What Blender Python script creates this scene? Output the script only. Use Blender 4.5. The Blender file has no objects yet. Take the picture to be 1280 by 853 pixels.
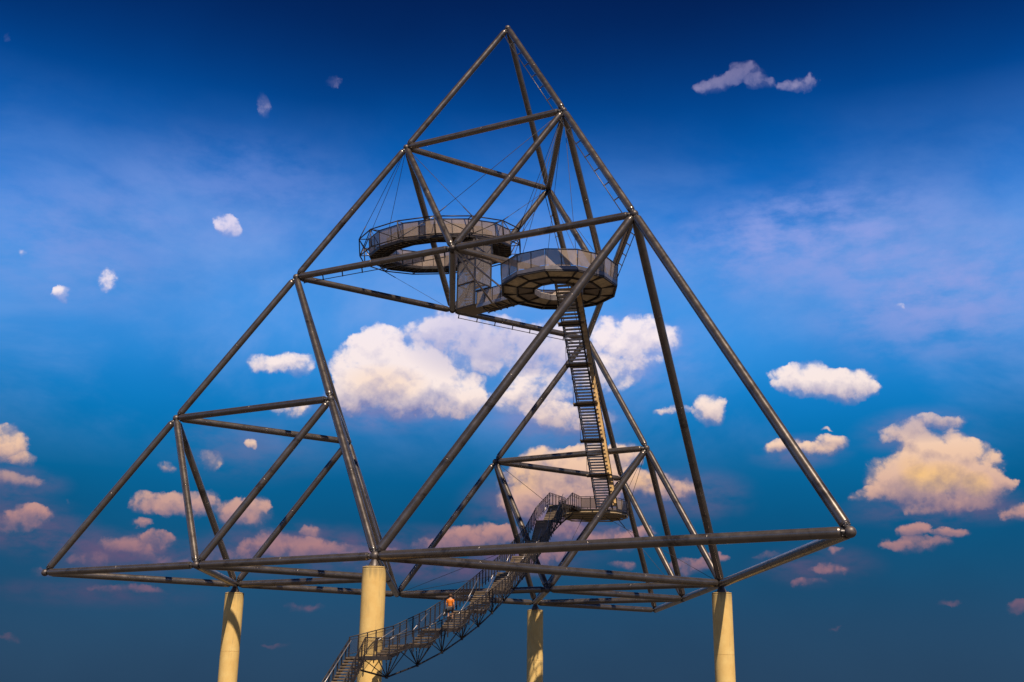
import bpy, math, random
from mathutils import Vector, Matrix, noise as mnoise
R_ = math.radians
random.seed(4)
scn = bpy.context.scene
col = scn.collection

# ---------------------------------------------------------------- camera
CAM = Vector((71.4768, -61.4780, 1.7123))
r0 = Vector((0.8902001, 0.45542702, 0.01140254))
d0 = Vector((-0.12557553, 0.26936191, -0.95481671))
f0 = Vector((-0.43792074, 0.84854605, 0.29697649))
cam_d = bpy.data.cameras.new('camera')
cam = bpy.data.objects.new('camera', cam_d)
col.objects.link(cam)
cam.matrix_world = Matrix(((r0.x, -d0.x, -f0.x, CAM.x), (r0.y, -d0.y, -f0.y, CAM.y),
                           (r0.z, -d0.z, -f0.z, CAM.z), (0, 0, 0, 1)))
cam_d.sensor_width = 36
cam_d.lens = 1411.68 / 1280 * 36
cam_d.clip_end = 12000
cam_d.clip_start = 0.1
scn.camera = cam
scn.view_settings.view_transform = 'Standard'
scn.view_settings.look = 'None'
scn.view_settings.exposure = 0
scn.view_settings.gamma = 1
scn.render.engine = 'CYCLES'
scn.cycles.max_bounces = 6
scn.cycles.transparent_max_bounces = 24

# ---------------------------------------------------------------- sun
SUN_AZ, SUN_EL = R_(313.6), R_(53.5)
SD = Vector((math.cos(SUN_EL) * math.cos(SUN_AZ), math.cos(SUN_EL) * math.sin(SUN_AZ), math.sin(SUN_EL)))
sl = bpy.data.lights.new('sun', 'SUN')
sl.energy = 5.0
sl.angle = R_(0.55)
sl.color = (1.0, 0.86, 0.67)
so = bpy.data.objects.new('sun', sl)
col.objects.link(so)
so.rotation_euler = SD.to_track_quat('Z', 'Y').to_euler()
so.location = (100, -100, 140)

# ---------------------------------------------------------------- node helper
def lin(c):
    return tuple(((v / 255) / 12.92 if v / 255 <= 0.04045 else ((v / 255 + 0.055) / 1.055) ** 2.4) for v in c)

class NT:
    def __init__(s, nt): s.nt = nt; s.l = nt.links
    def n(s, t, **k):
        o = s.nt.nodes.new(t)
        for a, b in k.items(): setattr(o, a, b)
        return o
    def put(s, sock, v):
        if isinstance(v, bpy.types.NodeSocket): s.l.new(v, sock)
        elif v is not None: sock.default_value = v
    def m(s, op, a=None, b=None, c=None, clamp=False):
        o = s.n('ShaderNodeMath', operation=op, use_clamp=clamp)
        for i, v in enumerate((a, b, c)):
            if v is not None: s.put(o.inputs[i], v)
        return o.outputs[0]
    def v(s, op, a=None, b=None, c=None, scale=None):
        o = s.n('ShaderNodeVectorMath', operation=op)
        for i, q in enumerate((a, b, c)):
            if q is not None: s.put(o.inputs[i], q)
        if scale is not None: s.put(o.inputs['Scale'], scale)
        return o.outputs['Value'] if op in ('DOT_PRODUCT', 'LENGTH') else o.outputs['Vector']
    def noise(s, vec, scale, detail=4, rough=.5, dist=0, dim='3D', out='Fac'):
        o = s.n('ShaderNodeTexNoise', noise_dimensions=dim)
        s.put(o.inputs['Vector'], vec)
        o.inputs['Scale'].default_value = scale; o.inputs['Detail'].default_value = detail
        o.inputs['Roughness'].default_value = rough; o.inputs['Distortion'].default_value = dist
        return o.outputs[0] if out == 'Fac' else o.outputs['Color']
    def ramp(s, fac, stops, interp='LINEAR'):
        o = s.n('ShaderNodeValToRGB'); e = o.color_ramp.elements
        o.color_ramp.interpolation = interp
        while len(e) < len(stops): e.new(0.5)
        for i, (p, c) in enumerate(stops):
            e[i].position = p; e[i].color = (*c, 1) if not isinstance(c, (int, float)) else (c, c, c, 1)
        s.put(o.inputs[0], fac); return o.outputs[0]
    def mix(s, fac, a, b, mode='MIX'):
        o = s.n('ShaderNodeMix', data_type='RGBA', blend_type=mode)
        s.put(o.inputs[0], fac)
        for k, q in ((6, a), (7, b)):
            if isinstance(q, tuple): q = (*q, 1) if len(q) == 3 else q
            s.put(o.inputs[k], q)
        return o.outputs[2]
    def smooth(s, x, a, b):
        o = s.n('ShaderNodeMapRange', interpolation_type='SMOOTHSTEP')
        s.put(o.inputs[0], x)
        o.inputs[1].default_value = a; o.inputs[2].default_value = b
        return o.outputs[0]

# ---------------------------------------------------------------- sky
# cloud lobes: (azimuth right of the view axis, elevation, half width, half height, fullness), all in degrees
#LOBES_BEGIN
LOBES = [
    (11.57, 29.75, 1.67, 0.64, 0.8), (12.91, 30.06, 1.47, 0.68, 0.8), (13.75, 29.6, 1.16, 0.59, 0.7), (15.68, 29.41, 1.33, 0.54, 0.8), (-13.91, 28.2, 0.67, 1.1, 0.5),
    (-10.23, 29.8, 0.74, 0.51, 0.45), (-15.36, 22.25, 0.82, 0.78, 0.9), (-22.88, 17.84, 0.65, 0.59, 0.8), (-20.97, 18.82, 0.76, 0.93, 0.65), (-25.16, 19.43, 0.48, 0.41, 0.38),
    (-27.19, 28.92, 0.49, 0.35, 0.35), (-12.65, 15.6, 1.26, 0.53, 0.9), (-11.32, 15.69, 1.27, 0.62, 0.95), (-6.97, 16.94, 1.26, 0.99, 1.35), (-7.6, 15.45, 1.76, 1.62, 1.4),
    (-6.04, 14.96, 2.79, 1.71, 1.6), (-3.94, 14.54, 2.52, 1.27, 1.4), (-2.46, 14.01, 1.49, 0.91, 1.1), (-8.28, 14.3, 1.56, 1.08, 1.1), (-5.25, 16.12, 1.59, 1, 1),
    (-4.67, 17.43, 2.08, 1.18, 0.7), (-2.76, 17.29, 2.85, 1.36, 0.8), (-0.77, 17.53, 2.48, 1.54, 0.8), (-3.43, 18.2, 1.43, 0.82, 0.8), (-2.1, 16.29, 2.6, 1.54, 0.7),
    (0.64, 16.73, 2.85, 1.64, 0.75), (2.76, 16.94, 2.84, 2, 0.8), (5.71, 16.88, 2.73, 1.99, 0.9), (6.78, 17.7, 1.41, 1.17, 0.8), (8.03, 17.47, 1.5, 0.99, 0.65),
    (4.64, 15.52, 2.81, 1.36, 0.7), (1.08, 14.71, 2.63, 1.54, 0.75), (0.04, 14.09, 1.87, 1.09, 0.6), (2.54, 13.3, 2.23, 1.08, 0.8), (4.7, 13.5, 1.48, 0.81, 0.55),
    (-11.06, 13.32, 2.69, 0.8, 0.4), (10.28, 13.71, 1.18, 0.98, 0.95), (10.98, 13.97, 0.63, 0.62, 0.6), (8.32, 13.53, 1.55, 0.4, 0.6), (15.04, 15.06, 1.67, 0.88, 1.25),
    (16.77, 14.68, 2.16, 0.83, 1.25), (18.09, 14.33, 1.11, 0.56, 0.8), (13.95, 14.84, 0.98, 0.44, 0.7), (13.84, 11.7, 1.66, 0.57, 0.75), (15.07, 11.53, 1.12, 0.43, 0.7),
    (16.16, 11.72, 1.03, 0.61, 0.85), (15.95, 12.47, 0.6, 0.26, 0.25), (19.6, 12.27, 1.74, 0.68, 0.7), (20.93, 12.6, 1.22, 0.55, 0.75), (22, 12.41, 0.88, 0.59, 0.75),
    (20.09, 11.55, 1.15, 1.1, 0.95), (21.24, 10.95, 1.69, 1.17, 1.2), (22.25, 10.33, 1.58, 1.16, 1.3), (23.15, 9.91, 0.78, 0.74, 0.7), (19.47, 9.99, 1.96, 1.18, 1.3),
    (21.1, 9.54, 2.72, 1.17, 1.4), (22.74, 9.3, 1.4, 1.07, 1.15), (18.05, 9.3, 1.57, 0.59, 0.8), (21.43, 8.63, 3.16, 0.5, 0.6), (24.03, 9.38, 0.42, 0.49, 0.7),
    (24.17, 8.2, 0.91, 0.57, 0.7), (19.84, 6.83, 1.92, 0.46, 0.85), (21.31, 7.37, 1.18, 0.41, 0.85), (19.65, 7.51, 0.88, 0.54, 0.8), (18.69, 6.94, 0.97, 0.38, 0.6),
    (15.67, 5.88, 1.25, 0.46, 0.8), (14.58, 5.22, 1.26, 0.34, 0.55), (16.1, 6.63, 1, 0.38, 0.45), (20.81, 4.07, 0.93, 0.32, 0.5), (23.84, 4.02, 0.74, 0.47, 0.75),
    (15.62, 3.09, 0.9, 0.25, 0.4), (12.68, 6.42, 0.94, 0.34, 0.55), (-24.55, 10.69, 1.14, 1.06, 1.05), (-23.65, 10.15, 0.77, 0.41, 0.85), (-23.96, 9.13, 1.83, 0.61, 0.7),
    (-22.76, 7.64, 1.39, 0.53, 0.95), (-23.52, 7.15, 2.28, 0.81, 0.65), (-17.68, 8.37, 1.48, 0.68, 0.95), (-16.05, 8.54, 1.76, 0.73, 0.95), (-15.02, 8.9, 0.68, 0.6, 0.6),
    (-13.24, 8.22, 1.72, 0.82, 1), (-12.5, 8.64, 0.95, 0.61, 0.7), (-15.1, 10.64, 1.11, 0.74, 0.6), (-13.32, 11.61, 0.48, 0.44, 0.7), (-16.99, 10.4, 0.84, 0.51, 0.45),
    (-18.32, 6.45, 1.86, 0.75, 0.85), (-17.15, 6.81, 1.07, 0.5, 0.85), (-20.22, 5.8, 1.97, 0.66, 0.5), (-16.05, 5.81, 3.31, 0.67, 0.5), (-10.99, 6.68, 2.69, 0.78, 0.95),
    (-9.25, 6.82, 1.93, 0.61, 0.95), (-13.64, 6.13, 2.37, 0.77, 0.5), (-11.81, 7.27, 1.47, 0.69, 0.5), (-9.96, 7.57, 1.14, 0.61, 0.5), (-7.66, 6.55, 1.94, 0.61, 0.7),
    (-18.06, 7.48, 1.63, 0.42, 0.4), (-10.03, 3.92, 1.72, 0.42, 0.5), (-11.24, 2.06, 1.35, 0.33, 0.45), (-18.27, 4.38, 3.2, 0.41, 0.55), (-22.21, 4.94, 1.07, 0.36, 0.65),
    (-23.2, 2.17, 0.89, 0.35, 0.55), (-21.42, 8.4, 0.39, 0.33, 0.25), (-1.9, 7.46, 2.07, 0.79, 0.95), (-0.28, 7.41, 1.35, 0.62, 0.8), (-3.69, 6.96, 1.97, 0.61, 0.65),
    (-5.87, 6.52, 1.78, 0.52, 0.5), (-2.67, 6, 2.24, 0.52, 0.5), (-6.83, 5.72, 1.76, 0.43, 0.4), (0.7, 10.04, 1.65, 1.25, 1), (0.3, 9.16, 1.37, 0.8, 0.8),
    (2.13, 10.93, 2.39, 1.08, 0.95), (3.77, 10.45, 2.74, 1.52, 1), (2.13, 9.09, 3, 1.16, 0.85), (0.51, 8.68, 1.64, 0.8, 0.6), (4.36, 9.3, 1.81, 0.89, 0.7),
    (5.82, 11.56, 1.37, 0.9, 0.8), (6.4, 10.12, 2.72, 0.89, 0.95), (8.52, 9.78, 1.79, 0.66, 0.7), (4.39, 11.65, 2.02, 0.81, 0.75), (5.35, 7.44, 1.97, 0.7, 0.95),
    (6.75, 7.59, 1.16, 0.53, 0.7), (2.54, 7.91, 2.17, 0.8, 0.7), (1.13, 6.13, 1.61, 0.87, 0.75), (2.54, 6.73, 1.62, 0.61, 0.6), (9.1, 5.95, 1.57, 0.56, 0.85),
    (10.05, 6.33, 0.96, 0.43, 0.6), (5.52, 6.15, 1.24, 0.44, 0.6), (19.97, 18.23, 0.68, 0.3, 0.28),]
WARM = [
    (20.85, 9.96, 1.85, 0.84, 0.95), (22.66, 9.56, 0.86, 0.74, 0.8), (19.81, 10.47, 1.22, 1.05, 0.4), (0.49, 10.27, 2.29, 1.34, 0.35), (6.6, 10.08, 2.26, 0.98, 0.35),
    (-6.66, 14.93, 4.63, 1.98, 0.3),]
DIM = [
    (-1.7, 17.31, 4.51, 2.27, 1), (2.55, 16.34, 2.83, 2.72, 0.6), (20.73, 12.5, 3.06, 0.93, 1), (2.54, 13.1, 2.79, 1.26, 0.6), (-23.79, 9.14, 2.68, 0.98, 1),
    (-23.47, 6.79, 2.65, 0.89, 1), (-20.21, 5.69, 3.15, 0.82, 1), (-15.85, 5.7, 3.31, 0.84, 0.9), (-11.42, 7.29, 3.03, 0.69, 0.6), (-5.47, 6.41, 4.89, 1.13, 0.8),
    (-1.47, 6.1, 4.03, 0.79, 1), (2.13, 8.1, 2.71, 1.33, 0.8), (19.88, 7.27, 2.4, 0.33, 0.8), (19.36, 9.54, 1.06, 1.1, 0.5), (13.33, 29.76, 4.37, 1.27, 0.6),]
HAZE = [
    (-18.82, 6.06, 6.02, 1.49, 0.8), (-10.6, 6.54, 6.06, 1.72, 0.85), (-4.28, 6.48, 5.79, 1.75, 0.85), (-23.52, 7.15, 4.18, 1.61, 0.8), (-23.94, 9.02, 3.05, 1.06, 0.6),
    (21.07, 8.49, 5.55, 1.16, 0.7), (5.5, 16.72, 6.1, 3.17, 0.6), (2.54, 13.5, 5.11, 1.99, 0.7), (2.54, 8.7, 5.88, 3.11, 0.9), (-19.68, 4.18, 6.68, 0.89, 0.6),
    (15, 5.97, 3.77, 1.27, 0.6), (-7, 13.51, 5.5, 1.35, 0.6), (8.99, 9.46, 4.01, 1.76, 0.5), (20.33, 12.14, 3.68, 1.44, 0.5), (14.6, 11.47, 3.03, 1.05, 0.5),
    (-1.47, 6.1, 6.7, 1.31, 0.6), (22.12, 18.85, 9.11, 4.63, 0.8), (13.65, 21.58, 8.74, 3.51, 0.7), (17.83, 22.78, 8.47, 2.58, 0.5), (-22.79, 20.55, 8.28, 4.58, 0.4),
    (-14.81, 23.91, 9.21, 3.89, 0.3), (-0.05, 21.19, 9.65, 3.62, 0.25), (-13.69, 11.39, 5.22, 2.18, 0.25),]
#LOBES_END
world = bpy.data.worlds.new('World')
scn.world = world
world.use_nodes = True
wt = world.node_tree
wt.nodes.clear()
W = NT(wt)
VIEW_AZ = 117.2975

# group: lobes -> coverage
gl = bpy.data.node_groups.new('cloud_lobes', 'ShaderNodeTree')
gl.interface.new_socket('Vector', in_out='INPUT', socket_type='NodeSocketVector')
gl.interface.new_socket('Value', in_out='OUTPUT', socket_type='NodeSocketFloat')
gl.interface.new_socket('Moment', in_out='OUTPUT', socket_type='NodeSocketFloat')
G = NT(gl)
gi = G.n('NodeGroupInput'); go = G.n('NodeGroupOutput')
acc = None
for (x, y, rx, ry, a) in LOBES:
    q = G.v('MULTIPLY_ADD', gi.outputs[0], (1 / rx, 1 / ry, 0), (-x / rx, -y / ry, 1))
    f = G.m('MAXIMUM', G.m('SUBTRACT', a + 1, G.v('DOT_PRODUCT', q, q)), 0)
    sq = G.v('SCALE', q, scale=f)
    acc = sq if acc is None else G.v('ADD', acc, sq)
sp = G.n('ShaderNodeSeparateXYZ'); G.put(sp.inputs[0], acc)
G.put(go.inputs[0], sp.outputs[2]); G.put(go.inputs[1], sp.outputs[1])

# group: warp and billow detail
gf = bpy.data.node_groups.new('cloud_detail', 'ShaderNodeTree')
gf.interface.new_socket('Vector', in_out='INPUT', socket_type='NodeSocketVector')
gf.interface.new_socket('Detail', in_out='OUTPUT', socket_type='NodeSocketFloat')
gf.interface.new_socket('Warped', in_out='OUTPUT', socket_type='NodeSocketVector')
F = NT(gf)
fi = F.n('NodeGroupInput'); fo = F.n('NodeGroupOutput')
w1 = F.noise(fi.outputs[0], 0.5, 6, .60, out='Color')
qq = F.v('MULTIPLY_ADD', F.v('SUBTRACT', w1, (.5, .5, .5)), (1.9, 1.5, 0), fi.outputs[0])
nz = F.noise(fi.outputs[0], 0.85, 7, .56)
vo = F.n('ShaderNodeTexVoronoi', feature='F1', normalize=True); F.put(vo.inputs['Vector'], qq)
vo.inputs['Scale'].default_value = 1.15; vo.inputs['Detail'].default_value = 3; vo.inputs['Roughness'].default_value = .5
bil = F.m('SUBTRACT', 0.36, vo.outputs['Distance'])
F.put(fo.inputs[0], F.m('MULTIPLY_ADD', F.m('SUBTRACT', nz, .5), 1.45, F.m('MULTIPLY', bil, 1.15)))
F.put(fo.inputs[1], qq)

tc = W.n('ShaderNodeTexCoord')
dirv = tc.outputs['Generated']
sep = W.n('ShaderNodeSeparateXYZ'); W.put(sep.inputs[0], dirv)
el = W.m('MULTIPLY', W.m('ARCSINE', sep.outputs[2]), 180 / math.pi)
# azimuth measured clockwise from the view direction
ca, sa = math.cos(R_(VIEW_AZ)), math.sin(R_(VIEW_AZ))
fw = W.v('DOT_PRODUCT', dirv, (ca, sa, 0)); rt = W.v('DOT_PRODUCT', dirv, (sa, -ca, 0))
az = W.m('MULTIPLY', W.m('ARCTAN2', rt, fw), 180 / math.pi)
# the cloud field carries on round the horizon, mirrored every 60 degrees
az = W.m('SUBTRACT', W.m('PINGPONG', W.m('ADD', az, 30.0), 60.0), 30.0)
cmb = W.n('ShaderNodeCombineXYZ'); W.put(cmb.inputs[0], az); W.put(cmb.inputs[1], el)
q = cmb.outputs[0]

SKY = [(0.0, (38, 66, 94)), (3.4, (32, 73, 108)), (5.8, (14, 77, 116)), (8.1, (0, 83, 128)), (10.5, (0, 98, 151)),
       (12.8, (0, 114, 180)), (15.2, (20, 132, 210)), (17.5, (64, 148, 228)), (20.7, (72, 148, 230)), (23.4, (30, 120, 212)),
       (26, (0, 94, 180)), (28.8, (0, 66, 140)), (31.5, (0, 44, 106)), (34, (0, 32, 86)), (50, (2, 22, 72)), (90, (2, 18, 60))]
sky = W.ramp(W.m('DIVIDE', el, 90), [(max(e, 0) / 90, lin(c)) for e, c in SKY], 'B_SPLINE')
skyt = W.n('ShaderNodeTexSky', sky_type='NISHITA')
skyt.sun_disc = False
skyt.sun_elevation = SUN_EL
skyt.sun_rotation = math.pi / 2 - SUN_AZ
nish = W.v('SCALE', skyt.outputs[0], scale=0.0008)
# soft mottling and thin high veil
mot = W.noise(W.v('MULTIPLY', q, (1, 1.3, 1)), 0.055, 4, .5)
sky = W.mix(1.0, sky, W.ramp(mot, [(0.3, (.86, .86, .88)), (0.7, (1.14, 1.12, 1.1))]), 'MULTIPLY')
veil_n = W.noise(W.v('MULTIPLY', q, (.7, 1.2, 1)), 0.09, 7, .58, .35)
veil_e = W.ramp(W.m('DIVIDE', el, 40), [(.25, 0.0), (.38, 1.0), (.55, .9), (.66, 0.15), (.72, 0.0)])
veil = W.m('MULTIPLY', W.m('MULTIPLY', W.smooth(veil_n, .38, .72), veil_e), .62)
sky = W.mix(veil, sky, lin((138, 170, 232)))

# dim diffuse cloud skirts
hz = None
for (x, y, rx, ry, a) in HAZE:
    qv = W.v('MULTIPLY_ADD', q, (1 / rx, 1 / ry, 0), (-x / rx, -y / ry, 0))
    f = W.m('SUBTRACT', 1, W.v('DOT_PRODUCT', qv, qv), clamp=True)
    f = W.m('MULTIPLY', W.m('MULTIPLY', f, f), a)
    hz = f if hz is None else W.m('ADD', hz, f)
hn = W.noise(W.v('MULTIPLY', q, (.6, 1.3, 1)), .55, 6, .6)
hz = W.m('MULTIPLY', W.m('MINIMUM', hz, .88), W.smooth(hn, .30, .68))
sky = W.mix(hz, sky, W.ramp(W.m('DIVIDE', el, 40), [(.1, lin((84, 74, 110))), (.2, lin((122, 92, 124))), (.3, lin((146, 122, 158))), (.4, lin((150, 160, 222))), (.6, lin((140, 160, 228)))]))
dn0 = W.n('ShaderNodeGroup', node_tree=gf); W.put(dn0.inputs[0], q)
dn1 = W.n('ShaderNodeGroup', node_tree=gf); W.put(dn1.inputs[0], W.v('ADD', q, (-.14, .45, 0)))
lob = W.n('ShaderNodeGroup', node_tree=gl); W.put(lob.inputs[0], dn0.outputs[1])
FS, MS = lob.outputs[0], lob.outputs[1]
vert = W.m('DIVIDE', MS, W.m('ADD', FS, .03))           # -1 at the base of a puff, +1 at its top
bulk = W.m('DIVIDE', W.m('MULTIPLY', FS, 1.35), W.m('ADD', FS, .62))
under = W.m('MAXIMUM', W.m('MULTIPLY', vert, -1.0), 0.0)
wgt = W.m('MINIMUM', W.m('MULTIPLY', FS, 5.0), 1.0)
D0 = W.m('MULTIPLY_ADD', dn0.outputs[0], wgt, bulk)
Dm = W.m('SUBTRACT', D0, W.m('MULTIPLY', under, .28))
skirt = W.m('MULTIPLY', W.m('MULTIPLY', W.smooth(bulk, .05, 1.0), W.smooth(D0, -.3, .5)), .55)
dens = W.m('MAXIMUM', W.smooth(Dm, .27, .92), skirt)
lit = W.m('MULTIPLY_ADD', W.m('SUBTRACT', dn0.outputs[0], dn1.outputs[0]), .62, .80)
lit = W.m('MULTIPLY_ADD', vert, .75, lit, clamp=True)
lit = W.m('MULTIPLY', lit, W.smooth(Dm, .12, .72))
e40 = W.m('DIVIDE', el, 40)
litc = W.ramp(e40, [(.02, lin((112, 84, 108))), (.12, lin((158, 108, 122))), (.19, lin((200, 146, 138))), (.28, lin((246, 204, 172))),
                    (.37, lin((255, 236, 228))), (.46, lin((252, 238, 242))), (.6, lin((225, 215, 240))), (.78, lin((140, 132, 176)))])
shc = W.ramp(e40, [(.02, lin((56, 74, 104))), (.12, lin((62, 76, 112))), (.19, lin((70, 88, 130))), (.28, lin((104, 100, 142))),
                   (.37, lin((118, 130, 186))), (.46, lin((146, 156, 216))), (.6, lin((120, 140, 205))), (.78, lin((60, 78, 140)))])
warm = None
for (x, y, rx, ry, a) in WARM:
    qv = W.v('MULTIPLY_ADD', q, (1 / rx, 1 / ry, 0), (-x / rx, -y / ry, 0))
    f = W.m('SUBTRACT', a, W.v('DOT_PRODUCT', qv, qv), clamp=True)
    warm = f if warm is None else W.m('ADD', warm, f)
if warm is not None:
    litc = W.mix(W.m('MINIMUM', warm, 1.0), litc, lin((255, 202, 132)))
dim = None
for (x, y, rx, ry, a) in DIM:
    qv = W.v('MULTIPLY_ADD', q, (1 / rx, 1 / ry, 0), (-x / rx, -y / ry, 0))
    f = W.m('SUBTRACT', a, W.v('DOT_PRODUCT', qv, qv), clamp=True)
    dim = f if dim is None else W.m('ADD', dim, f)
litc = W.mix(W.m('MINIMUM', dim, .85), litc, W.mix(.5, litc, shc))
cc = W.mix(lit, shc, litc)
alpha = W.m('MULTIPLY', W.m('MULTIPLY', dens, W.smooth(bulk, .02, .55)), W.ramp(e40, [(.0, .25), (.12, .5), (.2, .82), (.3, .97), (.6, .9), (.8, .55)]))
bg = W.n('ShaderNodeBackground'); W.put(bg.inputs[0], W.v('ADD', sky, nish)); bg.inputs[1].default_value = 1.0
bc = W.n('ShaderNodeBackground'); W.put(bc.inputs[0], cc); bc.inputs[1].default_value = 1.0
mx = W.n('ShaderNodeMixShader'); W.put(mx.inputs[0], alpha); W.l.new(bg.outputs[0], mx.inputs[1]); W.l.new(bc.outputs[0], mx.inputs[2])
wo = W.n('ShaderNodeOutputWorld'); W.l.new(mx.outputs[0], wo.inputs[0])
world.cycles.sampling_method = 'MANUAL'
world.cycles.sample_map_resolution = 256

# ---------------------------------------------------------------- materials
def mat(name, base, rough=.6, metal=0, var=.25, scale=3, dark=None, darkamt=.5, bump=.0, bscale=20, alpha=None, spec=None):
    m = bpy.data.materials.new(name); m.use_nodes = True
    N = NT(m.node_tree); b = m.node_tree.nodes['Principled BSDF']
    t = N.n('ShaderNodeTexCoord').outputs['Object']
    oi = N.n('ShaderNodeObjectInfo').outputs['Random']
    t = N.v('ADD', t, N.v('SCALE', (13., 7., 31.), scale=oi))
    n1 = N.noise(t, scale, 6, .6)
    lo = tuple(v * (1 - var) for v in base); hi = tuple(min(1, v * (1 + var)) for v in base)
    c = N.ramp(n1, [(.3, lo), (.7, hi)])
    if dark:
        n2 = N.noise(t, scale * .35, 8, .68, .6)
        c = N.mix(N.m('MULTIPLY', N.smooth(n2, .56, .68), darkamt), c, dark)
    c = N.mix(1.0, c, N.ramp(oi, [(0, (.84, .84, .86)), (1, (1.16, 1.14, 1.10))]), 'MULTIPLY')
    N.put(b.inputs['Base Color'], c)
    N.put(b.inputs['Roughness'], N.m('MULTIPLY_ADD', N.m('SUBTRACT', n1, .5), .35, rough))
    b.inputs['Metallic'].default_value = metal
    if spec is not None: b.inputs['Specular IOR Level'].default_value = spec
    if bump:
        bp = N.n('ShaderNodeBump'); bp.inputs['Strength'].default_value = bump; bp.inputs['Distance'].default_value = .02
        N.put(bp.inputs['Height'], N.noise(t, bscale, 5, .6)); N.put(b.inputs['Normal'], bp.outputs[0])
    if alpha is not None: b.inputs['Alpha'].default_value = alpha
    return m

M_TUBE = mat('weathered_steel_tube', (.19, .16, .143), .30, .72, .16, 1.3, (.018, .016, .02), .6, .08, 14)
M_CAST = mat('cast_steel_node', (.12, .10, .095), .45, .5, .3, 4, (.03, .028, .03), .6, .3, 20)
M_FIT = mat('dark_fitting', (.10, .09, .09), .4, .6, .3, 6)
M_DARK = mat('dark_painted_steel', (.052, .042, .040), .5, .4, .3, 3, (.02, .018, .02), .5)
M_GRATE = mat('galvanised_tread', (.66, .57, .50), .5, .2, .25, 5, (.08, .07, .07), .5)
M_GALV = mat('galvanised_steel', (.42, .38, .38), .38, .7, .2, 3)
M_BRONZE = mat('bronze_brown_tread', (.26, .19, .13), .5, .3, .35, 4, (.05, .04, .035), .6)
M_TAN = mat('tan_panel', (.50, .37, .22), .6, .15, .16, 2.2, (.2, .15, .11), .4)
M_SOFFIT = mat('soffit_panel', (.60, .46, .29), .65, .05, .3, 2.5, (.10, .08, .07), .7)
M_GOLD = mat('ochre_screen', (.78, .50, .22), .6, .1, .25, 2.5, (.25, .15, .07), .5)
M_FASC = mat('lilac_grey_fascia', (.20, .175, .18), .4, .5, .2, 3)
M_CABLE = mat('steel_cable', (.06, .05, .055), .65, .1, .1, 3)

def mesh_mat(name, base, alpha):
    """Woven wire mesh, wires too fine to tell apart at this distance."""
    m = bpy.data.materials.new(name); m.use_nodes = True
    N = NT(m.node_tree); b = m.node_tree.nodes['Principled BSDF']
    t = N.n('ShaderNodeTexCoord').outputs['Object']
    n1 = N.noise(t, 1.4, 5, .6)
    N.put(b.inputs['Base Color'], N.ramp(n1, [(.3, tuple(v * .8 for v in base)), (.7, tuple(v * 1.15 for v in base))]))
    b.inputs['Roughness'].default_value = .5; b.inputs['Metallic'].default_value = .3
    b.inputs['Alpha'].default_value = alpha
    return m
M_MESH = mesh_mat('woven_mesh_panel', (.44, .33, .26), .66)
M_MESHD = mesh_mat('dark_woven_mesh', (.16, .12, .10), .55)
M_MESH2 = mesh_mat('tower_mesh_cladding', (.34, .28, .25), .46)

def concrete():
    m = bpy.data.materials.new('pillar_concrete'); m.use_nodes = True
    N = NT(m.node_tree); b = m.node_tree.nodes['Principled BSDF']
    t = N.n('ShaderNodeTexCoord').outputs['Object']
    s = N.n('ShaderNodeSeparateXYZ'); N.put(s.inputs[0], t)
    n1 = N.noise(t, 1.2, 7, .6)
    c = N.ramp(n1, [(.3, (.82, .51, .16)), (.7, (.94, .65, .24))])
    st = N.noise(N.v('MULTIPLY', t, (5, 5, .5)), 1.0, 6, .6)
    c = N.mix(N.m('MULTIPLY', N.smooth(st, .55, .75), .35), c, (.30, .24, .14))
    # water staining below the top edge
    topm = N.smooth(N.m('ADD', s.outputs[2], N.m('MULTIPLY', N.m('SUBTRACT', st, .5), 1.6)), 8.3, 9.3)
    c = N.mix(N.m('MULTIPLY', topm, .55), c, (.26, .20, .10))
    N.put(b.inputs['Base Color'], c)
    b.inputs['Roughness'].default_value = .8
    bp = N.n('ShaderNodeBump'); bp.inputs['Strength'].default_value = .25; bp.inputs['Distance'].default_value = .02
    N.put(bp.inputs['Height'], N.noise(t, 9, 6, .6)); N.put(b.inputs['Normal'], bp.outputs[0])
    return m
M_CONC = concrete()

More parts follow.
